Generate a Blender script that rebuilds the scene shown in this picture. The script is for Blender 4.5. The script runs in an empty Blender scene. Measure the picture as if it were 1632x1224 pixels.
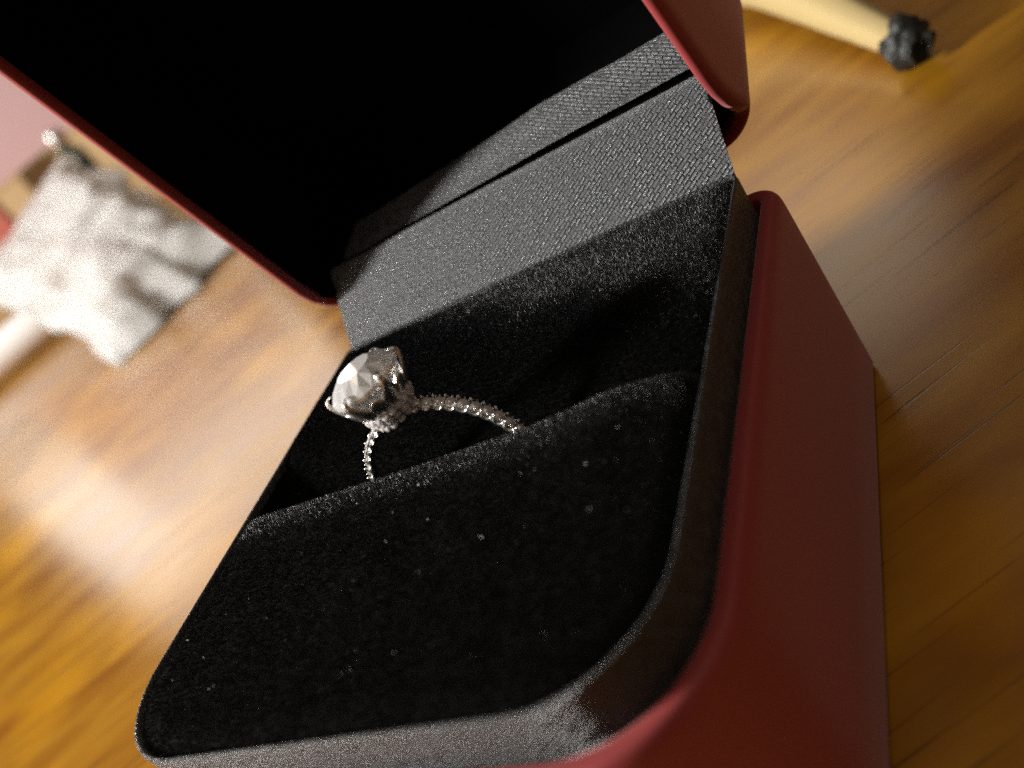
import bpy, math, random
import numpy as np
from mathutils import Vector, Matrix, noise
random.seed(7); rng = np.random.default_rng(7)
S = 0.001                      # every length below is in millimetres
sc = bpy.context.scene; COL = sc.collection

# ------------------------------------------------------------------ camera
cam = bpy.data.cameras.new("camera"); camo = bpy.data.objects.new("camera", cam); COL.objects.link(camo)
RX = Vector((.78443983, .25223571, -.56659624)); DN = Vector((-.29512184, -.65169605, -.69870978)); FW = Vector((-.54548809, .7153107, -.43677608))
UP = -DN; BK = -FW
m = Matrix(((RX.x, UP.x, BK.x, 49.004*S), (RX.y, UP.y, BK.y, -50.408*S), (RX.z, UP.z, BK.z, 34.309*S), (0, 0, 0, 1)))
camo.matrix_world = m
cam.sensor_width = 36; cam.lens = 1479.4/1632*36
cam.clip_start = 0.002; cam.clip_end = 20
cam.dof.use_dof = True; cam.dof.focus_distance = 0.083; cam.dof.aperture_fstop = cam.lens/1.55
cam.dof.aperture_blades = 0
sc.camera = camo

# ------------------------------------------------------------------ light
world = bpy.data.worlds.new("World"); sc.world = world; world.use_nodes = True
wn_ = world.node_tree; bg = wn_.nodes['Background']; bg.inputs[0].default_value = (1.0, .80, .62, 1)
# a dim room: floor and walls dark, the ceiling lit
tcw = wn_.nodes.new('ShaderNodeTexCoord'); sx_ = wn_.nodes.new('ShaderNodeSeparateXYZ'); mw = wn_.nodes.new('ShaderNodeMapRange'); mw.interpolation_type = 'SMOOTHSTEP'
wn_.links.new(tcw.outputs['Generated'], sx_.inputs[0]); wn_.links.new(sx_.outputs['Z'], mw.inputs[0])
mw.inputs[1].default_value = .35; mw.inputs[2].default_value = .95; mw.inputs[3].default_value = .03; mw.inputs[4].default_value = .30
wn_.links.new(mw.outputs[0], bg.inputs[1])
sc.view_settings.view_transform = 'Standard'; sc.view_settings.look = 'None'; sc.view_settings.gamma = 1
sc.view_settings.exposure = 0
sc.cycles.use_denoising = False; sc.cycles.max_bounces = 14; sc.cycles.transmission_bounces = 12; sc.cycles.glossy_bounces = 6
sc.cycles.caustics_refractive = True; sc.cycles.caustics_reflective = True
sc.cycles.sample_clamp_indirect = 12

def area(name, direction, dist, w, h, power, col, target=(0, 0, 0)):
    l = bpy.data.lights.new(name, 'AREA'); l.shape = 'ELLIPSE' if name != 'window_lamp' else 'RECTANGLE'; l.size = w*S; l.size_y = h*S
    l.energy = power; l.color = col
    o = bpy.data.objects.new(name, l); COL.objects.link(o)
    d = Vector(direction).normalized(); t = Vector(target)*S
    o.location = t + d*dist*S
    o.rotation_euler = (-d).to_track_quat('-Z', 'Y').to_euler()
    return o
def sph(az, el):
    a, e = math.radians(az), math.radians(el); return (math.cos(e)*math.cos(a), math.cos(e)*math.sin(a), math.sin(e))
area('side_lamp', sph(208, 20), 700, 120, 120, 12.5, (1.0, .96, .91))
area('shelf_lamp', sph(104, 27), 1000, 300, 220, .36, (1.0, .88, .70))
area('window_lamp', sph(145, 14), 1100, 380, 200, 1.0, (1.0, .98, .91))
for az_, el_ in [(-62, 58), (70, 62), (172, 60), (-120, 40), (10, 50), (-40, 80)]:
    area('added_fill_lamp', sph(az_, el_), 1250, 280, 280, .37, (1.0, .80, .60))  # added lamps out of view, for flashes in the diamond and soft fill

# ------------------------------------------------------------------ helpers
def mesh_obj(name, V, F, mat, parent=None, smooth=True, uv=None):
    me = bpy.data.meshes.new(name)
    V = np.asarray(V, float)*S
    me.from_pydata(V.tolist(), [], [tuple(int(i) for i in f) for f in F])
    if smooth: me.polygons.foreach_set('use_smooth', [True]*len(me.polygons))
    if uv is not None:
        lay = me.uv_layers.new(name='UVMap'); idx = np.empty(len(me.loops), int); me.loops.foreach_get('vertex_index', idx)
        lay.data.foreach_set('uv', np.asarray(uv, float)[idx].ravel())
    if mat: me.materials.append(mat)
    me.update()
    o = bpy.data.objects.new(name, me); COL.objects.link(o)
    if parent: o.parent = parent
    return o
def tag(o, label=None, cat=None, group=None, kind=None):
    for k, v in (('label', label), ('category', cat), ('group', group), ('kind', kind)):
        if v: o[k] = v
    return o
def empty(name, loc=(0, 0, 0)):
    o = bpy.data.objects.new(name, None); COL.objects.link(o); o.location = Vector(loc)*S; o.empty_display_size = .01; return o
def grid_faces(nu, nv, cu=False, cv=False):
    F = []
    for i in range(nu if cu else nu-1):
        for j in range(nv if cv else nv-1):
            a, b = i, (i+1) % nu; c, d = j, (j+1) % nv
            F.append((a*nv+c, b*nv+c, b*nv+d, a*nv+d))
    return F
def rrect(x0, x1, y0, y1, rf, rb, n=14, step=2.0):
    """closed ccw rounded rectangle: points and outward normals; rf = radius at y0 corners, rb at y1 corners"""
    P, N = [], []
    def arc(cx, cy, r, a0):
        for k in range(n+1):
            a = a0+math.pi/2*k/n; P.append((cx+r*math.cos(a), cy+r*math.sin(a))); N.append((math.cos(a), math.sin(a)))
    def line(p, q, nn):
        L = math.dist(p, q); k = max(2, int(L/step))
        for i in range(1, k): P.append((p[0]+(q[0]-p[0])*i/k, p[1]+(q[1]-p[1])*i/k)); N.append(nn)
    arc(x1-rf, y0+rf, rf, -math.pi/2); line((x1, y0+rf), (x1, y1-rb), (1, 0))
    arc(x1-rb, y1-rb, rb, 0); line((x1-rb, y1), (x0+rb, y1), (0, 1))
    arc(x0+rb, y1-rb, rb, math.pi/2); line((x0, y1-rb), (x0, y0+rf), (-1, 0))
    arc(x0+rf, y0+rf, rf, math.pi); line((x0+rf, y0), (x1-rf, y0), (0, -1))
    return np.array(P), np.array(N)
def sweep(P, N, prof, frame=None, close=False, cap=None):
    """prof: list of (outward offset, height). frame maps (x,y,z)->(x,y,z). returns V, F, UV"""
    n, k = len(P), len(prof)
    L = np.r_[0, np.cumsum(np.linalg.norm(np.roll(P, -1, 0)-P, axis=1))]
    pl = np.r_[0, np.cumsum([math.dist(prof[i], prof[i+1]) for i in range(k-1)])]
    V, UV = [], []
    for i in range(n+1):
        p, nn = P[i % n], N[i % n]
        for j in range(k):
            V.append((p[0]+nn[0]*prof[j][0], p[1]+nn[1]*prof[j][0], prof[j][1])); UV.append((L[i], pl[j]))
    F = grid_faces(n+1, k)
    V = np.array(V)
    if cap is not None:
        F = list(F); F.append([i*k+cap for i in range(n)])
    if frame is not None: V = np.array([frame(*v) for v in V])
    return V, F, np.array(UV)

# ------------------------------------------------------------------ materials
def new_mat(name):
    mt = bpy.data.materials.new(name); mt.use_nodes = True; nt = mt.node_tree
    return mt, nt, nt.nodes['Principled BSDF']
def N_(nt, typ, **kw):
    n = nt.nodes.new(typ)
    for k, v in kw.items():
        if k.startswith('_'): setattr(n, k[1:], v)
        else: n.inputs[k.replace('__', ' ')].default_value = v
    return n
def simple(name, col, rough=.5, metal=0, spec=.5, **kw):
    mt, nt, b = new_mat(name); b.inputs['Base Color'].default_value = (*col, 1); b.inputs['Roughness'].default_value = rough
    b.inputs['Metallic'].default_value = metal; b.inputs['Specular IOR Level'].default_value = spec
    for k, v in kw.items(): b.inputs[k.replace('__', ' ')].default_value = v
    return mt
def add_noise_bump(mt, scale, strength, dist, rough_var=None, detail=4):
    nt = mt.node_tree; b = nt.nodes['Principled BSDF']
    tc = N_(nt, 'ShaderNodeTexCoord'); no = N_(nt, 'ShaderNodeTexNoise', Scale=scale, Detail=detail)
    nt.links.new(tc.outputs['Object'], no.inputs['Vector'])
    bp = N_(nt, 'ShaderNodeBump', Strength=strength, Distance=dist)
    nt.links.new(no.outputs['Fac'], bp.inputs['Height']); nt.links.new(bp.outputs[0], b.inputs['Normal'])
    if rough_var:
        mr = N_(nt, 'ShaderNodeMapRange'); mr.inputs[3].default_value, mr.inputs[4].default_value = rough_var
        nt.links.new(no.outputs['Fac'], mr.inputs[0]); nt.links.new(mr.outputs[0], b.inputs['Roughness'])
    return mt

# soft-touch red leatherette
M_red = simple('red_leatherette', (.25, .038, .038), .5, spec=.25)
M_red.node_tree.nodes['Principled BSDF'].inputs['Sheen Weight'].default_value = .45
M_red.node_tree.nodes['Principled BSDF'].inputs['Sheen Roughness'].default_value = .35
M_red.node_tree.nodes['Principled BSDF'].inputs['Sheen Tint'].default_value = (1, .62, .62, 1)
add_noise_bump(M_red, 5200, .22, .00005, (.42, .56))

# woven satin: staggered thread floats
def satin(name, base, glint, rot, sx=.62, sy=.21, bump=.9, rlo=.22, rhi=.5, spec=.9, sheen=.3):
    mt, nt, b = new_mat(name); L = nt.links.new
    tc = N_(nt, 'ShaderNodeTexCoord')
    mp = N_(nt, 'ShaderNodeMapping'); mp.inputs['Rotation'].default_value = (0, 0, math.radians(rot))
    L(tc.outputs['UV'], mp.inputs[0])
    wn = N_(nt, 'ShaderNodeTexNoise', Scale=1.3, Detail=3)
    L(mp.outputs[0], wn.inputs['Vector'])
    mx = N_(nt, 'ShaderNodeVectorMath', _operation='MULTIPLY_ADD'); mx.inputs[1].default_value = (.12, .12, 0)
    L(wn.outputs['Color'], mx.inputs[0]); L(mp.outputs[0], mx.inputs[2])
    br = N_(nt, 'ShaderNodeTexBrick', Scale=1.0); br.offset = .33; br.offset_frequency = 2; br.squash = 1
    br.inputs['Brick Width'].default_value = sx; br.inputs['Row Height'].default_value = sy
    br.inputs['Mortar Size'].default_value = sy*.28; br.inputs['Mortar Smooth'].default_value = 1.0
    br.inputs['Color1'].default_value = (1, 1, 1, 1); br.inputs['Color2'].default_value = (0, 0, 0, 1); br.inputs['Mortar'].default_value = (.5, .5, .5, 1)
    L(mx.outputs[0], br.inputs['Vector'])
    inv = N_(nt, 'ShaderNodeMath', _operation='SUBTRACT'); inv.inputs[0].default_value = 1; L(br.outputs['Fac'], inv.inputs[1])
    hh = N_(nt, 'ShaderNodeMath', _operation='MULTIPLY'); L(inv.outputs[0], hh.inputs[0])
    rv = N_(nt, 'ShaderNodeMapRange'); L(br.outputs['Color'], rv.inputs[0]); rv.inputs[3].default_value = .12; rv.inputs[4].default_value = 1.0
    L(rv.outputs[0], hh.inputs[1])
    fb = N_(nt, 'ShaderNodeTexNoise', Scale=11, Detail=3); L(mp.outputs[0], fb.inputs['Vector'])
    ha = N_(nt, 'ShaderNodeMath', _operation='MULTIPLY_ADD'); L(fb.outputs['Fac'], ha.inputs[0]); ha.inputs[1].default_value = .5; L(hh.outputs[0], ha.inputs[2])
    bp = N_(nt, 'ShaderNodeBump', Strength=bump, Distance=.0003); L(ha.outputs[0], bp.inputs['Height']); L(bp.outputs[0], b.inputs['Normal'])
    rr = N_(nt, 'ShaderNodeMapRange'); L(br.outputs['Color'], rr.inputs[0]); rr.inputs[3].default_value = rlo; rr.inputs[4].default_value = rhi
    L(rr.outputs[0], b.inputs['Roughness'])
    cm = N_(nt, 'ShaderNodeMix', _data_type='RGBA'); cm.inputs[6].default_value = (*base, 1); cm.inputs[7].default_value = (*glint, 1)
    L(hh.outputs[0], cm.inputs[0]); L(cm.outputs[2], b.inputs['Base Color'])
    b.inputs['Specular IOR Level'].default_value = spec
    b.inputs['Sheen Weight'].default_value = sheen; b.inputs['Sheen Roughness'].default_value = .3
    return mt
M_satin = satin('grey_satin', (.010, .011, .013), (.165, .178, .195), -33, .95, .40, rlo=.55, rhi=.2)
M_satin_rim = satin('charcoal_satin', (.007, .008, .008), (.038, .043, .047), -33, .85, .36, spec=.5, sheen=.06)

M_velvet = simple('black_velvet', (.002, .002, .002), .85, spec=.1)
bv = M_velvet.node_tree.nodes['Principled BSDF']; bv.inputs['Sheen Weight'].default_value = .15; bv.inputs['Sheen Roughness'].default_value = .35
add_noise_bump(M_velvet, 4000, .8, .0001)
M_pile, nt_, b_ = new_mat('velvet_fibre'); b_.inputs['Roughness'].default_value = .32; b_.inputs['Specular IOR Level'].default_value = .35
ge = nt_.nodes.new('ShaderNodeNewGeometry'); cr_ = nt_.nodes.new('ShaderNodeValToRGB'); nt_.links.new(ge.outputs['Random Per Island'], cr_.inputs[0])
e_ = cr_.color_ramp.elements; e_[0].position = .0; e_[0].color = (.002, .002, .002, 1); e_[1].position = 1; e_[1].color = (.35, .36, .38, 1)
q_ = cr_.color_ramp.elements.new(.80); q_.color = (.007, .007, .008, 1); q_ = cr_.color_ramp.elements.new(.97); q_.color = (.06, .062, .066, 1)
nt_.links.new(cr_.outputs[0], b_.inputs['Base Color'])
M_lining = simple('black_lid_lining', (.0016, .0016, .0017), .95, spec=.02)
add_noise_bump(M_lining, 4000, .6, .0001)
M_gold = simple('white_gold', (.92, .91, .88), .30, 1)
add_noise_bump(M_gold, 2500, .15, .00003)
def gem(name, tint, extra):
    mt, nt, b = new_mat(name); L = nt.links.new
    b.inputs['Base Color'].default_value = (*tint, 1); b.inputs['Roughness'].default_value = 0.0
    b.inputs['IOR'].default_value = 2.417; b.inputs['Transmission Weight'].default_value = extra
    return mt
M_dia = gem('diamond', (1.0, 1.0, 1.0), .52); M_dia.node_tree.nodes['Principled BSDF'].inputs['Metallic'].default_value = .06; M_dia.node_tree.nodes['Principled BSDF'].inputs['Roughness'].default_value = .0
M_pave = gem('pave_diamond', (.92, .88, .88), .5)

# wood
def wood():
    mt, nt, b = new_mat('oiled_wood'); L = nt.links.new
    tc = N_(nt, 'ShaderNodeTexCoord')
    mp = N_(nt, 'ShaderNodeMapping'); mp.inputs['Rotation'].default_value = (0, 0, math.radians(-35)); L(tc.outputs['Object'], mp.inputs[0])
    mp2 = N_(nt, 'ShaderNodeMapping'); mp2.inputs['Scale'].default_value = (34, 130, 1); L(mp.outputs[0], mp2.inputs[0])
    n1 = N_(nt, 'ShaderNodeTexNoise', Scale=1.0, Detail=6, Distortion=.4); L(mp2.outputs[0], n1.inputs['Vector'])
    mp3 = N_(nt, 'ShaderNodeMapping'); mp3.inputs['Scale'].default_value = (38, 1500, 1); L(mp.outputs[0], mp3.inputs[0])
    n2 = N_(nt, 'ShaderNodeTexNoise', Scale=1.0, Detail=3, Distortion=.2); L(mp3.outputs[0], n2.inputs['Vector'])
    n3 = N_(nt, 'ShaderNodeTexNoise', Scale=26, Detail=4); L(tc.outputs['Object'], n3.inputs['Vector'])
    cr = N_(nt, 'ShaderNodeValToRGB'); e = cr.color_ramp.elements
    e[0].position = .3; e[0].color = (.22, .080, .008, 1); e[1].position = .72; e[1].color = (.38, .185, .014, 1)
    L(n1.outputs['Fac'], cr.inputs[0])
    hs = N_(nt, 'ShaderNodeMix', _data_type='RGBA', _blend_type='MIX'); hs.inputs[7].default_value = (.56, .27, .006, 1)
    r3 = N_(nt, 'ShaderNodeMapRange'); r3.inputs[1].default_value = .50; r3.inputs[2].default_value = .72; r3.inputs[4].default_value = .75; L(n3.outputs['Fac'], r3.inputs[0])
    L(r3.outputs[0], hs.inputs[0]); L(cr.outputs[0], hs.inputs[6])
    pr = N_(nt, 'ShaderNodeMapRange'); pr.inputs[1].default_value = .61; pr.inputs[2].default_value = .70; L(n2.outputs['Fac'], pr.inputs[0])
    pm = N_(nt, 'ShaderNodeMix', _data_type='RGBA'); pm.inputs[7].default_value = (.035, .014, .006, 1); L(hs.outputs[2], pm.inputs[6])
    pk = N_(nt, 'ShaderNodeMath', _operation='MULTIPLY'); pk.inputs[1].default_value = .75; L(pr.outputs[0], pk.inputs[0]); L(pk.outputs[0], pm.inputs[0])
    L(pm.outputs[2], b.inputs['Base Color'])
    rr = N_(nt, 'ShaderNodeMapRange'); rr.inputs[3].default_value = .16; rr.inputs[4].default_value = .28; L(n1.outputs['Fac'], rr.inputs[0]); L(rr.outputs[0], b.inputs['Roughness'])
    hm = N_(nt, 'ShaderNodeMath', _operation='MULTIPLY_ADD'); L(pr.outputs[0], hm.inputs[0]); hm.inputs[1].default_value = -1.0; L(n1.outputs['Fac'], hm.inputs[2])
    bp = N_(nt, 'ShaderNodeBump', Strength=.12, Distance=.00006); L(hm.outputs[0], bp.inputs['Height']); L(bp.outputs[0], b.inputs['Normal'])
    b.inputs['Specular IOR Level'].default_value = .5
    return mt
M_wood = wood()

# ------------------------------------------------------------------ setting
ZT = -26.6
TX0, TX1, TY0, TY1 = -900, 260, -260, 900
V = [(x, y, z) for z in (ZT, ZT-28) for y in (TY0, TY1) for x in (TX0, TX1)]
t = mesh_obj('table_top', V, [(0, 1, 3, 2), (4, 6, 7, 5), (0, 4, 5, 1), (1, 5, 7, 3), (3, 7, 6, 2), (2, 6, 4, 0)], M_wood, smooth=False)
tag(t, kind='structure')
M_wall = add_noise_bump(simple('cream_wall', (.42, .36, .27), .9), 60, .2, .001)
t = mesh_obj('wall', [(-2600, 1000, -900), (900, 2100, -900), (900, 2100, 1500), (-2600, 1000, 1500)], [(0, 1, 2, 3)], M_wall, smooth=False)
tag(t, kind='structure')

# ------------------------------------------------------------------ ring box
box = empty('ring_box', (0, 0, ZT)); 
tag(box, 'open red ring box with charcoal satin trim and black velvet cushions', 'ring box')
OFF = np.array([0, 0, -ZT])
def part(name, V, F, mat, parent=box, uv=None, smooth=True, kind=None, off=True):
    o = mesh_obj(name, np.asarray(V)+(OFF if off else 0), F, mat, parent, smooth, uv)
    if kind: o['kind'] = kind
    return o
A, B = 25.0, 26.2
# base shell: outline is the outside face
P, N = rrect(-27.1, 27.1, -28.3, 30.1, 11.4, 3.0)
prof = [(-1.2, ZT+.02), (-.35, ZT+.15), (0, ZT+.8), (.0, ZT+6), (0, -12), (0, -6.2), (-.02, -5.3), (-.10, -4.75), (-.28, -4.36), (-.50, -4.14), (-.72, -4.06), (-.95, -4.08), (-1.25, -4.14), (-1.6, -4.2), (-1.78, -4.35), (-1.85, -4.8), (-1.85, -9)]
V, F, UV = sweep(P, N, prof, cap=0); part('base_shell', V, F, M_red, uv=UV)
# satin covered flange standing inside the shell
P, N = rrect(-A, A, -B, B, 9.5, 1.2)
prof = [(.10, -8), (.16, -4), (.26, -1.0), (.28, -.5), (.26, -.2), (.2, -.03), (.1, .03), (-.02, 0), (-.12, -.15), (-.2, -.6), (-.2, -3)]
V, F, UV = sweep(P, N, prof); part('satin_rim', V, F, M_satin_rim, uv=UV)
V, F, UV = sweep(P, N, [(-.22, -.75), (-.3, -1.2), (-.3, -9)]); part('cushion_tray', V, F, M_velvet, uv=UV)
# cushions
def fbm(x, y, s, seed=0): return noise.fractal(Vector((x*s, y*s, seed*3.7)), 1.0, 2.0, 3)
def yfront(x, r=9.5, a=A, b=B, q=2.0):
    e = abs(x)-(a-r)
    return -b if e <= 0 else -b+r-r*(max(0, 1-(e/r)**q))**(1/q)
def crest(x):          # height of the front roll along the slot
    t_ = x/A
    return .15+.95*math.exp(-((x-18.5)/5.5)**2)+.25*math.exp(-((x+12)/7)**2)-.15*math.exp(-((x-3)/5)**2)-1.1*max(0, (abs(t_)-.93)/.07)**2
def ycrest(x): return -2.2+.25*math.sin(x*.22+.6)
NX, NVV = 150, 90
Vf = []
for i in range(NX):
    x = -A+.08+(2*A-.16)*(.5-.5*math.cos(math.pi*i/(NX-1)))
    yf = yfront(x); yc = ycrest(x); hc = crest(x); ex = min(1, (A-abs(x))/2.2)
    for j in range(NVV):
        s = j/(NVV-1)
        if s < .72:
            u = s/.72; y = yf+(yc-yf)*u
            edge = min((y-yf)/2.6, 1); e = math.sin(math.pi/2*edge)
            dome = .15*math.sin(math.pi*min(u, 1))
            z = -.75*(1-e)-.55*(1-math.sin(math.pi/2*ex))+dome+hc*(u**5)+.10*fbm(x, y, .16)
        else:
            u = (s-.72)/.28
            if u < .5:
                a = u/.5*math.pi/2; y = yc+1.75*math.sin(a); z = hc-1.9*(1-math.cos(a))-.55*(1-math.sin(math.pi/2*ex))+.10*fbm(x, yc, .16)*(1-u)
                ztop = z
            else:
                k = (u-.5)/.5; y = yc+1.75+.05*k; z = ztop-9*k
        Vf.append((x, y, z))
front_c = part('front_cushion', Vf, grid_faces(NX, NVV), M_velvet)
Vb = []
def zback(d, x):       # d = distance behind the slot wall
    if d < 9: z = -4.6+4.75*math.sin(math.pi/2*(d/9))**.85
    else: z = .15
    return z
for i in range(NX):
    x = -A+.08+(2*A-.16)*(.5-.5*math.cos(math.pi*i/(NX-1))); ex = min(1, (A-abs(x))/2.5)
    for j in range(NVV):
        s = j/(NVV-1)
        if s < .2: y = 1.3+.2*s/.2; z = -12+7.4*(s/.2)
        else:
            u = (s-.2)/.8; y = 1.5+(B-.05-1.5)*u; d = y-1.5
            z = zback(d*.95+.6*math.sin(x*.13)*math.exp(-d/8), x)+.15*fbm(x, y, .13, 2)
            z += .25*math.sin(math.pi*min(1, u))
            z -= .6*(1-math.sin(math.pi/2*min(1, (B-y)/2.2)))
        z -= .5*(1-math.sin(math.pi/2*ex))
        Vb.append((x, y, z))
back_c = part('back_cushion', Vb, grid_faces(NX, NVV), M_velvet)

def pile(src, count, parent, name='velvet_pile', length=.30, width=.024, nap=None, seed=1, zmin=-7):
    r = np.random.default_rng(seed); me = src.data; me.calc_loop_triangles()
    nv = len(me.vertices); co = np.empty(nv*3); me.vertices.foreach_get('co', co); co = co.reshape(-1, 3)/S
    tr = np.empty(len(me.loop_triangles)*3, int); me.loop_triangles.foreach_get('vertices', tr); tr = tr.reshape(-1, 3)
    a, b, c = co[tr[:, 0]], co[tr[:, 1]], co[tr[:, 2]]
    nr = np.cross(b-a, c-a); ar = np.linalg.norm(nr, axis=1)/2
    ar = np.where(a[:, 2]-OFF[2] < zmin, 0, ar)
    pk = np.sort(r.choice(len(tr), count, p=ar/ar.sum())); u, v = r.random(count), r.random(count); fl = u+v > 1; u[fl] = 1-u[fl]; v[fl] = 1-v[fl]
    p = a[pk]+u[:, None]*(b-a)[pk]+v[:, None]*(c-a)[pk]
    n = nr[pk]/(np.linalg.norm(nr[pk], axis=1)[:, None]+1e-12); n[n[:, 2] < -0.3] *= -1
    cl = np.array([[fbm(q[0], q[1], .5, 5), fbm(q[0], q[1], .5, 9)] for q in p[::40]]); cl = np.repeat(cl, 40, 0)[:count]
    d = n+nap(p[:, 0]-OFF[0], p[:, 1], p)+r.normal(0, .24, (count, 3)); d[:, :2] += .12*cl; d /= np.linalg.norm(d, axis=1)[:, None]
    L = length*r.uniform(.6, 1.25, count)[:, None]; sd = np.cross(d, r.normal(0, 1, (count, 3))); sd /= np.linalg.norm(sd, axis=1)[:, None]
    w = width*r.uniform(.6, 1.3, count)[:, None]
    VV = np.stack([p-sd*w/2, p+sd*w/2, p+d*L], 1).reshape(-1, 3)*S
    m_ = bpy.data.meshes.new(name); m_.vertices.add(count*3); m_.vertices.foreach_set('co', VV.ravel())
    m_.loops.add(count*3); m_.loops.foreach_set('vertex_index', np.arange(count*3)); m_.polygons.add(count)
    m_.polygons.foreach_set('loop_start', np.arange(0, count*3, 3)); m_.polygons.foreach_set('loop_total', np.full(count, 3))
    m_.materials.append(M_pile); m_.update(calc_edges=True)
    o = bpy.data.objects.new(name, m_); COL.objects.link(o); o.parent = parent; o['kind'] = 'stuff'; return o
def sm(v, a, b): k = np.clip((v-a)/(b-a), 0, 1); return k*k*(3-2*k)
def wob(p, sc_=.12): q = np.array([noise.noise(Vector((a[0]*sc_, a[1]*sc_, 3))) for a in p[::60]]); return np.repeat(q, 60)[:len(p)]
# fibre lean imitates shade: forward is darker, backward along crest and far corner lighter
def nap_front(x, y, p):
    k = sm(y, -7.5, -2.4); return np.stack([-.1+0*x, -.75+1.25*k, 0*x], 1)
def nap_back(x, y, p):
    dd = (x-6)*.447+(y-15)*.894+3*wob(p); k = sm(dd, -5, 6); return np.stack([.1+0*x, -.8+1.35*k, 0*x], 1)  # diagonal change of lean stands in for a soft shadow edge
pile(front_c, 560000, front_c, seed=3, nap=nap_front)
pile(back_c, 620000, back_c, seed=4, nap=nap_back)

lV, lF = [], []
rr_ = np.random.default_rng(12)
for k in range(60):
    x, y = rr_.uniform(-23, 23), rr_.uniform(-24, -3)
    if y < yfront(x)+1.2: continue
    icos_r = rr_.choice([.018, .026, .036, .055], p=[.5, .32, .14, .04]); b0 = len(lV)
    a_ = rr_.uniform(0, 6.3); L_ = icos_r*rr_.uniform(1, 5)
    for (dx, dy, dz) in [(-L_, 0, 0), (L_, 0, 0), (0, -icos_r, 0), (0, icos_r, 0), (0, 0, icos_r), (0, 0, -icos_r)]:
        lV.append((x+dx*math.cos(a_)-dy*math.sin(a_), y+dx*math.sin(a_)+dy*math.cos(a_), .62+.2*rr_.random()+dz))
    for f in [(0, 2, 4), (2, 1, 4), (1, 3, 4), (3, 0, 4), (2, 0, 5), (1, 2, 5), (3, 1, 5), (0, 3, 5)]: lF.append(tuple(q+b0 for q in f))
M_lint = simple('pale_lint', (.55, .55, .52), .8)
part('lint', lV, lF, M_lint, parent=front_c, kind='stuff', smooth=False)
# hinge strip of satin bridging base and lid
Vs, UVs = [], []
nxs, nts = 60, 34
for i in range(nxs):
    x = -24.9+49.8*i/(nxs-1)
    for j in range(nts):
        tt = j/(nts-1)*13.6
        ang = math.radians(51)
        if tt <= 9.6: y = 26.1+tt*math.cos(ang); z = -.55+tt*math.sin(ang)*1.0
        else:
            k = (tt-9.6)/4.0; a0 = ang; a1 = ang-k*math.radians(120)
            am = (a0+a1)/2; y = 26.1+9.6*math.cos(ang)+(tt-9.6)*math.cos(am)*.62; z = -.55+9.6*math.sin(ang)+(tt-9.6)*math.sin(am)*.62
        bul = .35*math.sin(math.pi*min(1, tt/10))*(.6+.4*math.cos(x*.09))
        y -= bul*math.sin(ang)*.6; z += bul*math.cos(ang)*.6
        z += .12*fbm(x, tt, .12, 7)
        Vs.append((x, y, z)); UVs.append((x+40, tt))
part('hinge_strip', Vs, grid_faces(nxs, nts), M_satin, uv=UVs)

# lid: plane coordinates (x, s, w): s up the rim, w back into the lid
PH = .264
def lidf(x, s, w):
    cs, sn = math.cos(PH), math.sin(PH)
    return (x, 29.0-s*sn+w*cs, 2.0+s*cs+w*sn)
def shellf(x, s, w):      # the rim is cut back along the hinge, where the satin strip passes
    k = min(1, max(0, (4.0-s)/3.6)); k = k*k*(3-2*k)
    k *= min(1, max(0, (25.6-abs(x))/.9)); k2 = min(1, max(0, (7-s)/9)); k = max(k, k2*k2)
    return lidf(x, s, w+5.5*k*max(0, 1-w/12))
P, N = rrect(-27.1, 27.1, -5.6, 55.5, 6.0, 11.4)
prof = [(-2.2, 23.0), (-.9, 22.8), (-.3, 22.2), (0, 21.2), (0, 10), (0, 2.2), (-.03, 1.2), (-.15, .6), (-.4, .18), (-.72, 0), (-1.05, .05), (-1.3, .25), (-1.5, .8), (-1.55, 3)]
V, F, UV = sweep(P, N, prof, shellf, cap=0); part('lid_shell', V, [f[::-1] for f in F], M_red, uv=UV)
P, N = rrect(-24.9, 24.9, 2.3, 53.3, 2.6, 9.2)
prof = [(.76, .75), (.55, 1.6), (.2, 4), (-.2, 8), (-.6, 16), (-1.6, 18.2), (-4, 19.2), (-9, 19.6)]
V, F, UV = sweep(P, N, prof, shellf, cap=6); part('lid_lining', V, F, M_lining, uv=UV)
# padded satin roll in the lid along the hinge
Vs, UVs = [], []
for i in range(60):
    x = -24.6+49.2*i/59
    for j in range(22):
        a = math.pi*(1.05-1.15*j/21)
        w_ = 10.5+3.2*math.cos(a); s_ = 4.1+1.7*math.sin(a)*(.15+.85*min(1, max(0, (x+20)/26)))-.9*(1-min(1, max(0, (x+20)/26)))  # taper to the left stands in for the shadow that ends the lit band
        Vs.append(lidf(x, s_+.1*fbm(x, j*.3, .15, 4), w_)); UVs.append((x+40, a*2.6))
part('lid_satin_roll', Vs, grid_faces(60, 22), M_satin, uv=UVs)

# ------------------------------------------------------------------ ring
ring = empty('engagement_ring'); tag(ring, 'white gold ring with one large round diamond and a pave band', 'ring')
BR = 8.0                                        # outer radius of the metal core
zc = -3.2
rot = Matrix.Rotation(math.radians(4.5), 4, 'Z') @ Matrix.Rotation(math.radians(-4), 4, 'Y')
nvec = rot @ Vector((0, 0, 1))
ctr = Vector((-.25, .4, zc)); basep = ctr-nvec*8.5
ring.matrix_world = Matrix.Translation(basep*S) @ rot
Z0 = 8.5                                        # centre of the band above the ring's base
def rpart(name, V, F, mat, parent=ring, smooth=True, kind=None):
    o = mesh_obj(name, V, F, mat, parent, smooth)
    if kind: o['kind'] = kind
    return o
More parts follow.
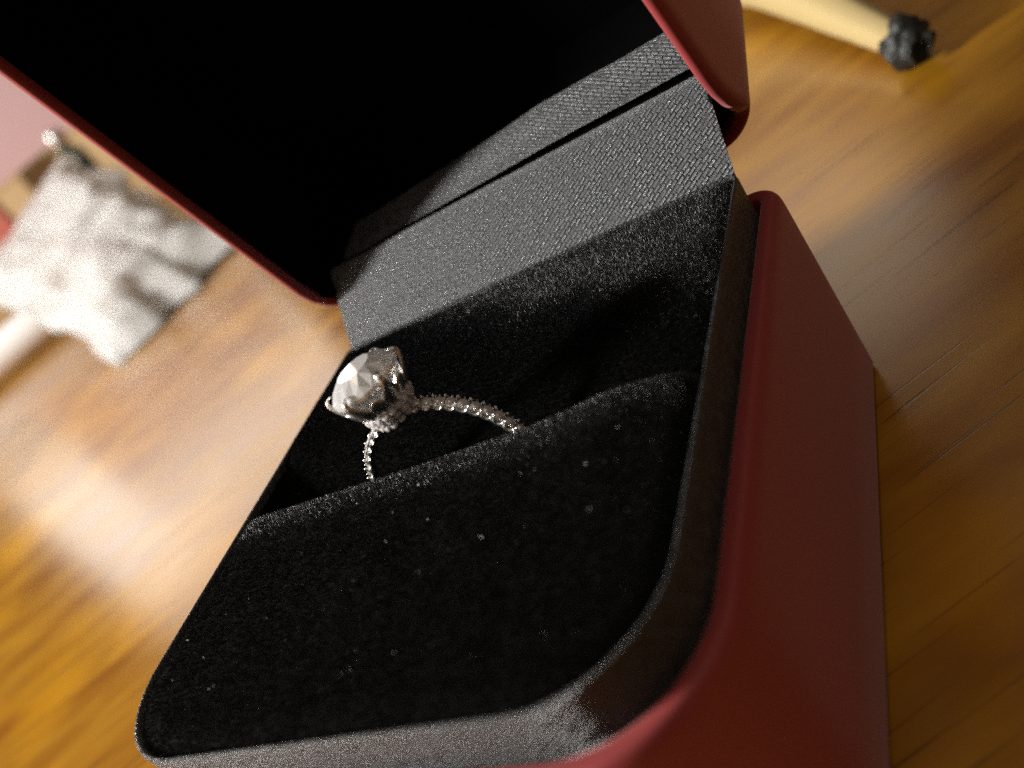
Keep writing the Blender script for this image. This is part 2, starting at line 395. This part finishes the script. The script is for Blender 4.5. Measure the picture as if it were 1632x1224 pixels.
# core band
sec = []
for (r_, y_) in [(7.5, -.45), (7.46, -.2), (7.46, .2), (7.5, .45), (7.7, .52), (7.9, .48), (8.0, .32), (8.0, -.32), (7.9, -.48), (7.7, -.52)]: sec.append((r_, y_))
nb = 160; V = []
for i in range(nb):
    a = 2*math.pi*i/nb
    for r_, y_ in sec: V.append((r_*math.sin(a), y_, Z0+r_*math.cos(a)))
rpart('band', V, grid_faces(nb, len(sec), True, True), M_gold)
def brilliant(r, crown=.36, table=.57, pav=.86, n=8, girdle=.05):
    """faceted round brilliant, girdle mid at z=0"""
    V, F = [], []
    tz = r*crown; g = r*girdle
    T = [(r*table*math.cos(2*math.pi*k/n), r*table*math.sin(2*math.pi*k/n), tz) for k in range(n)]
    St = [(r*.80*math.cos(2*math.pi*(k+.5)/n), r*.80*math.sin(2*math.pi*(k+.5)/n), tz*.60) for k in range(n)]
    G = [(r*math.cos(2*math.pi*k/(2*n)), r*math.sin(2*math.pi*k/(2*n)), g) for k in range(2*n)]
    Gl = [(x, y, -g) for x, y, z in G]
    Pm = [(r*.45*math.cos(2*math.pi*(k+.5)/n), r*.45*math.sin(2*math.pi*(k+.5)/n), -g-r*pav*.52) for k in range(n)]
    V = T+St+G+Gl+Pm+[(0, 0, -g-r*pav)]
    t0, s0, g0, l0, p0, c0 = 0, n, 2*n, 4*n, 6*n, 7*n
    F.append([t0+k for k in range(n)])
    for k in range(n):
        k1 = (k+1) % n; km = (k-1) % n
        F.append((t0+k, s0+k, t0+k1))                       # star
        F.append((t0+k, s0+km, g0+2*k)); F.append((t0+k, g0+2*k, s0+k))   # bezel halves
        F.append((s0+k, g0+2*k, g0+2*k+1)); F.append((s0+k, g0+2*k+1, g0+(2*k+2) % (2*n)))
    for k in range(2*n):
        k1 = (k+1) % (2*n); F.append((g0+k, l0+k, l0+k1, g0+k1))
    for k in range(n):
        km = (k-1) % n
        F.append((l0+2*k, p0+k, l0+2*k+1)); F.append((l0+2*k+1, p0+k, l0+(2*k+2) % (2*n)))
        F.append((l0+2*k, p0+km, c0)); F.append((l0+2*k, c0, p0+k))
    return V, F
def fix_normals(o):
    import bmesh
    b_ = bmesh.new(); b_.from_mesh(o.data); bmesh.ops.recalc_face_normals(b_, faces=b_.faces); b_.to_mesh(o.data); b_.free()
def icos(cx, cy, cz, r, V, F, n=6, m_=4):
    b0 = len(V)
    V.append((cx, cy, cz+r))
    for i in range(1, m_):
        for j in range(n):
            a = math.pi*i/m_; q = 2*math.pi*j/n; V.append((cx+r*math.sin(a)*math.cos(q), cy+r*math.sin(a)*math.sin(q), cz+r*math.cos(a)))
    V.append((cx, cy, cz-r)); e = len(V)-1
    for j in range(n):
        F.append((b0, b0+1+j, b0+1+(j+1) % n))
        for i in range(m_-2): F.append((b0+1+i*n+j, b0+1+(i+1)*n+j, b0+1+(i+1)*n+(j+1) % n, b0+1+i*n+(j+1) % n))
        F.append((e, b0+1+(m_-2)*n+(j+1) % n, b0+1+(m_-2)*n+j))
# pave stones, their cups and the bead prongs between them
step = 1.04/8.1; cnt = 17
gv, gf = brilliant(.47, crown=.42)
st0 = rpart('pave_stone', gv, gf, M_pave, smooth=False); fix_normals(st0)
def tube(pts, r, n=6, taper=None):
    V, F = [], []
    for i, p in enumerate(pts):
        p = Vector(p); q = Vector(pts[min(i+1, len(pts)-1)])-Vector(pts[max(i-1, 0)]); q.normalize()
        u = q.orthogonal().normalized() if i == 0 else (u-q*u.dot(q)).normalized()
        w = q.cross(u); rr = r if taper is None else r*taper[i]
        for j in range(n):
            a = 2*math.pi*j/n; v = p+(u*math.cos(a)+w*math.sin(a))*rr; V.append(tuple(v))
    F = grid_faces(len(pts), n, False, True); F.append(list(range(n))[::-1]); F.append([(len(pts)-1)*n+j for j in range(n)])
    return V, F
cv, cf = [], []
for sy in (-1, 1):
    pts = [(.42*math.cos(a), sy*(.55+.03*math.sin(a)), .02-.50*math.sin(a)) for a in [math.pi*k/8 for k in range(9)]]
    v_, f_ = tube(pts, .085); b0 = len(cv); cv += v_; cf += [[q+b0 for q in f] for f in f_]
cup0 = rpart('stone_cup', cv, cf, M_gold)
first = True
bV, bF = [], []
for k in list(range(-cnt, cnt+1)):
    a = k*step
    if abs(a) < .17: continue
    M = Matrix.Translation((0, 0, Z0*S)) @ Matrix.Rotation(a, 4, 'Y') @ Matrix.Translation((0, 0, 8.1*S))
    for src in (st0, cup0):
        if first: o = src
        else: o = src.copy(); COL.objects.link(o)
        o.parent = ring; o.matrix_basis = M @ Matrix.Rotation(random.uniform(0, .7) if src is st0 else 0, 4, 'Z')
        if src is st0: o.matrix_basis = o.matrix_basis @ Matrix.Rotation(random.uniform(-.08, .08), 4, 'X')
    first = False
    for y_ in (-.45, .45):
        for da in (-.5,):
            aa = a+da*step; r_ = 8.28
            icos(r_*math.sin(aa), y_, Z0+r_*math.cos(aa), .13, bV, bF)
    icos(8.2*math.sin(a), -.52, Z0+8.2*math.cos(a), .07, bV, bF); icos(8.2*math.sin(a), .52, Z0+8.2*math.cos(a), .07, bV, bF)
rpart('bead_prongs', bV, bF, M_gold)
# head: collar, claws, petals, stone
H0 = Z0+8.05
def lathe(prof, n=36):
    V = [(r*math.cos(2*math.pi*i/n), r*math.sin(2*math.pi*i/n), z) for i in range(n) for r, z in prof]
    return V, grid_faces(n, len(prof), True)
V, F = lathe([(0.6, H0-.9), (1.35, H0-.8), (1.7, H0-.35), (1.95, H0+.1), (2.25, H0+.8), (2.35, H0+1.15), (2.2, H0+1.25), (2.0, H0+1.1), (1.6, H0+.3), (1.2, H0-.3)])
rpart('collar', V, F, M_gold)
pv, pf = brilliant(.36, crown=.45)
ps = rpart('collar_stone', pv, pf, M_pave, smooth=False); fix_normals(ps)
first = True; bV, bF = [], []
for row, (rr, zz, tilt, n_) in enumerate([(1.80, -.10, 66, 14), (2.10, .50, 66, 17), (2.34, 1.02, 60, 20)]):
    for k in range(n_):
        a = 2*math.pi*(k+.5*row)/n_
        o = ps if first else ps.copy()
        if not first: COL.objects.link(o)
        first = False; o.parent = ring
        o.matrix_basis = Matrix.Rotation(a, 4, 'Z') @ Matrix.Translation((rr*S, 0, (H0+zz)*S)) @ Matrix.Rotation(math.radians(tilt+random.uniform(-8, 8)), 4, 'Y') @ Matrix.Rotation(random.random(), 4, 'Z')
        a2 = a+math.pi/n_; icos((rr+.12)*math.cos(a2), (rr+.12)*math.sin(a2), H0+zz+.28, .10, bV, bF)
rpart('collar_beads', bV, bF, M_gold)
GZ = H0+3.75                                    # girdle height
# claws
def blade(profile, n=7, thick=.16, curl=.25):
    """profile: (r, z, halfwidth); a curved tapering leaf, closed mesh, in the xz plane"""
    V = []
    for (r_, z_, hw) in profile:
        for side in (1, -1):
            for j in range(n):
                u = -1+2*j/(n-1); uu = u if side == 1 else -u
                V.append((r_-curl*hw*uu*uu+side*thick*(1-.75*uu*uu)*.5, hw*uu, z_))
    m2 = 2*n; F = grid_faces(len(profile), m2, False, True); F.append(list(range(m2))); F.append([(len(profile)-1)*m2+j for j in range(m2)][::-1])
    return V, F
cp = [(1.75, H0+.4, .30), (2.1, H0+1.0, .50), (2.55, H0+1.6, .74), (2.95, H0+2.2, .86), (3.28, H0+2.8, .68), (3.50, H0+3.3, .42), (3.62, H0+3.7, .29), (3.64, H0+4.1, .27), (3.48, H0+4.42, .27), (3.20, H0+4.52, .24), (2.98, H0+4.48, .12)]
v_, f_ = blade(cp, thick=.34); cl0 = rpart('claw', v_, f_, M_gold); fix_normals(cl0)
pp = [(1.8, H0+.5, .5), (2.2, H0+1.1, .8), (2.62, H0+1.7, .95), (2.95, H0+2.3, .85), (3.1, H0+2.75, .5), (3.13, H0+3.0, .12)]
v_, f_ = blade(pp, thick=.14, curl=.3); pe0 = rpart('petal', v_, f_, M_gold); fix_normals(pe0)
for k in range(6):
    o = cl0 if k == 0 else cl0.copy(); q = pe0 if k == 0 else pe0.copy()
    if k: COL.objects.link(o); COL.objects.link(q); o.parent = ring; q.parent = ring
    o.matrix_basis = Matrix.Rotation(math.radians(27+60*k), 4, 'Z'); q.matrix_basis = Matrix.Rotation(math.radians(57+60*k), 4, 'Z')
dv, df = brilliant(3.34, crown=.42, table=.50, n=12)
d = rpart('centre_diamond', dv, df, M_dia, smooth=False); fix_normals(d); d.location = (0, 0, GZ*S); d.rotation_euler = (0, 0, .2)

# ------------------------------------------------------------------ things behind the box
# banana, only its dark end in view
spine = [(34.6, 95.0, -23.0), (33.6, 97.0, -22.9), (32.3, 100.5, -22.8), (28.5, 109, -22.0), (22, 124, -20.3), (12, 147, -17.6), (-4, 178, -14.5), (-26, 212, -13.0), (-55, 243, -13.0), (-82, 262, -14.2), (-92, 268, -15.2)]
rad = [2.0, 2.4, 2.6, 3.1, 4.3, 6.4, 11.2, 12.8, 12.0, 7.5, 2.5]
def loft(pts, rads, n=14, facet=.0, sub=4):
    pts = [Vector(p) for p in pts]; Q, Rr = [], []
    for i in range(len(pts)-1):
        p0, p1, p2, p3 = pts[max(i-1, 0)], pts[i], pts[i+1], pts[min(i+2, len(pts)-1)]
        for k in range(sub):
            t_ = k/sub; Q.append(.5*((2*p1)+(p2-p0)*t_+(2*p0-5*p1+4*p2-p3)*t_*t_+(3*p1-p0-3*p2+p3)*t_**3)); Rr.append(rads[i]*(1-t_)+rads[i+1]*t_)
    Q.append(pts[-1]); Rr.append(rads[-1]); V = []
    for i, p in enumerate(Q):
        q = (Q[min(i+1, len(Q)-1)]-Q[max(i-1, 0)]).normalized()
        u = q.cross(Vector((0, 0, 1))).normalized(); w = u.cross(q)
        for j in range(n):
            a = 2*math.pi*j/n; r_ = Rr[i]*(1+facet*math.cos(5*a)); V.append(tuple(p+(u*math.cos(a)+w*math.sin(a))*r_))
    F = grid_faces(len(Q), n, False, True); F.append(list(range(n))[::-1]); F.append([(len(Q)-1)*n+j for j in range(n)])
    return V, F
ban = empty('banana', (31, 102, ZT)); tag(ban, 'pale yellow banana lying behind the box with its blackened end showing', 'banana')
boff = np.array([31, 102, ZT])
V, F = loft(spine, rad, 20, .03)
M_ban = simple('banana_skin', (.40, .31, .14), .65); add_noise_bump(M_ban, 300, .3, .0002)
mesh_obj('peel', np.array(V)-boff, F, M_ban, ban)
M_tip = simple('banana_tip', (.012, .014, .012), .5); add_noise_bump(M_tip, 900, .8, .0004)
V, F = lathe([(.01, -2.7), (1.6, -2.5), (2.9, -1.6), (3.5, -.2), (3.45, 1.2), (2.8, 2.2), (2.2, 2.6), (2.0, 3.6), (2.3, 4.4), (1.7, 4.9), (1.2, 4.2), (.01, 3.8)], 26)
V = np.array(V); ax = (Vector(spine[0])-Vector(spine[2])).normalized(); RM = np.array(ax.to_track_quat('Z', 'Y').to_matrix())
for i in range(len(V)):
    k = 1+.45*noise.noise(Vector(V[i])*.45)+.3*noise.noise(Vector(V[i])*1.1); V[i, :2] *= k; V[i, 2] += .9*noise.noise(Vector(V[i])*.6+Vector((9, 2, 1)))
V = V@RM.T+np.array(spine[0])+np.array([.4, -.6, .1])
mesh_obj('tip', V-boff, F, M_tip, ban)

# white plastic rod
rod = empty('white_rod', (-420, 240, ZT)); tag(rod, 'white plastic rod lying on the table left of the box', 'rod')
roff = np.array([-420, 240, ZT]); a_, b_ = np.array([-398, 272, -16]), np.array([-468, 172, -16])
M_white = simple('white_plastic', (.90, .90, .90), .3)
V, F = loft([a_+(a_-b_)*.03, a_+(a_-b_)*.02, a_, (a_+b_)/2, b_], [5, 9, 10.5, 10.5, 10.5], 20)
mesh_obj('tube', np.array(V)-roff, F, M_white, rod)

# crumpled plastic bag
def crumple(name, label, cat, corners, mat, thick, seed, amp, n=56, parent_loc=None):
    """corners: four 3d points of a draped sheet; folds displaced along z and y"""
    c = [np.array(p, float) for p in corners]; V = []
    for i in range(n):
        for j in range(n):
            u, v = i/(n-1), j/(n-1); p = (c[0]*(1-u)+c[1]*u)*(1-v)+(c[3]*(1-u)+c[2]*u)*v
            e = min(1, 6*min(u, v, 1-u, 1-v)); w1 = noise.noise(Vector((u*7, v*7, 2.2))); p = p+np.array([14*w1, 9*noise.noise(Vector((v*6, u*6, 7))), 0])*(1-.6*e); q = Vector((p[0]*.014, p[1]*.014, seed))
            r_ = 1-abs(noise.noise(q))*2; r2 = 1-abs(noise.noise(q*2.3+Vector((5, 1, 2))))*2; r3 = noise.noise(q*5)+.5*noise.noise(q*11)
            V.append((p[0]+amp*.5*r3, p[1]+amp*.3*r2, max(ZT+.4, p[2]+e*amp*(.9*r_+.5*r2+.2*r3)+thick*e)))
    n2 = len(V); F = grid_faces(n, n)
    V += [(x, y, max(ZT+.1, z-2)) for x, y, z in V]; F = list(F)+[tuple(q+n2 for q in f[::-1]) for f in F]
    return tag(mesh_obj(name, V, F, mat), label, cat)
M_bag = simple('bag_plastic', (.58, .58, .57), .33, spec=.6, Subsurface__Weight=.9, Subsurface__Scale=.012); M_bag.node_tree.nodes['Principled BSDF'].inputs['Subsurface Radius'].default_value = (1, 1, 1)
crumple('plastic_bag', 'crumpled white plastic bag lying on the table left of the lid', 'bag',
        [(-486, 300, 14), (-232, 152, ZT+1), (-218, 224, ZT+2), (-428, 370, 41)], M_bag, 4, 1.0, 4)
M_box = add_noise_bump(simple('cardboard', (.55, .38, .19), .7), 80, .3, .0006)
def cuboid(name, label, cat, c, size, rz, mat, lidmat=None):
    o = empty(name, (c[0], c[1], c[2])); o.rotation_euler = (0, 0, rz); tag(o, label, cat)
    x, y, z = size[0]/2, size[1]/2, size[2]; b = min(size)*.03
    P, N = rrect(-x, x, -y, y, b, b, 3)
    V, F, UV = sweep(P, N, [(-b, 0), (0, b), (0, z-b), (-b, z)], cap=3); F.append([i*4 for i in range(len(P))][::-1])
    mesh_obj('carton_body', V, F, mat, o)
    P, N = rrect(-x*.98, x*.98, -y*.98, y*.98, b, b, 3)
    V, F, UV = sweep(P, N, [(0, z+.3), (0, z+b*.6), (-b*.5, z+b)], cap=2)
    mesh_obj('flap', V, F, lidmat or mat, o); return o
cuboid('cardboard_box', 'brown cardboard box standing at the far left edge of the table', 'box', (-640, 520, ZT), (210, 190, 76), .62, M_box)
M_pink = simple('pink_card', (.66, .44, .45), .5); M_redc = simple('brick_red_card', (.45, .10, .06), .5)
cuboid('pink_package', 'pink package at the far left edge behind the white bag', 'package', (-640, 480, ZT), (210, 40, 190), .75, M_pink)
cuboid('red_package', 'small brick red carton in front of the pink package', 'package', (-560, 400, ZT), (20, 16, 92), .7, M_redc)
M_glass = simple('green_glass', (.10, .14, .10), .08, Transmission__Weight=.6)
bot = empty('glass_bottle', (-452, 398, ZT)); tag(bot, 'slim dark green glass bottle with a metal cap behind the white bag', 'bottle')
V, F = lathe([(.1, 0), (8, 0), (8.5, 2), (8.5, 60), (7, 66), (4, 69), (4, 73), (3.2, 73), (3.2, 68), (6, 64), (7.6, 58), (7.6, 3), (.1, 2.5)], 30)
mesh_obj('bottle_body', V, F, M_glass, bot)
M_metal = simple('brushed_metal', (.8, .8, .78), .4, 1)
V, F = lathe([(.1, 82), (4, 82), (5.4, 81), (5.6, 79), (5.6, 71), (5, 70.5)], 30); mesh_obj('bottle_cap', V, F, M_metal, bot)
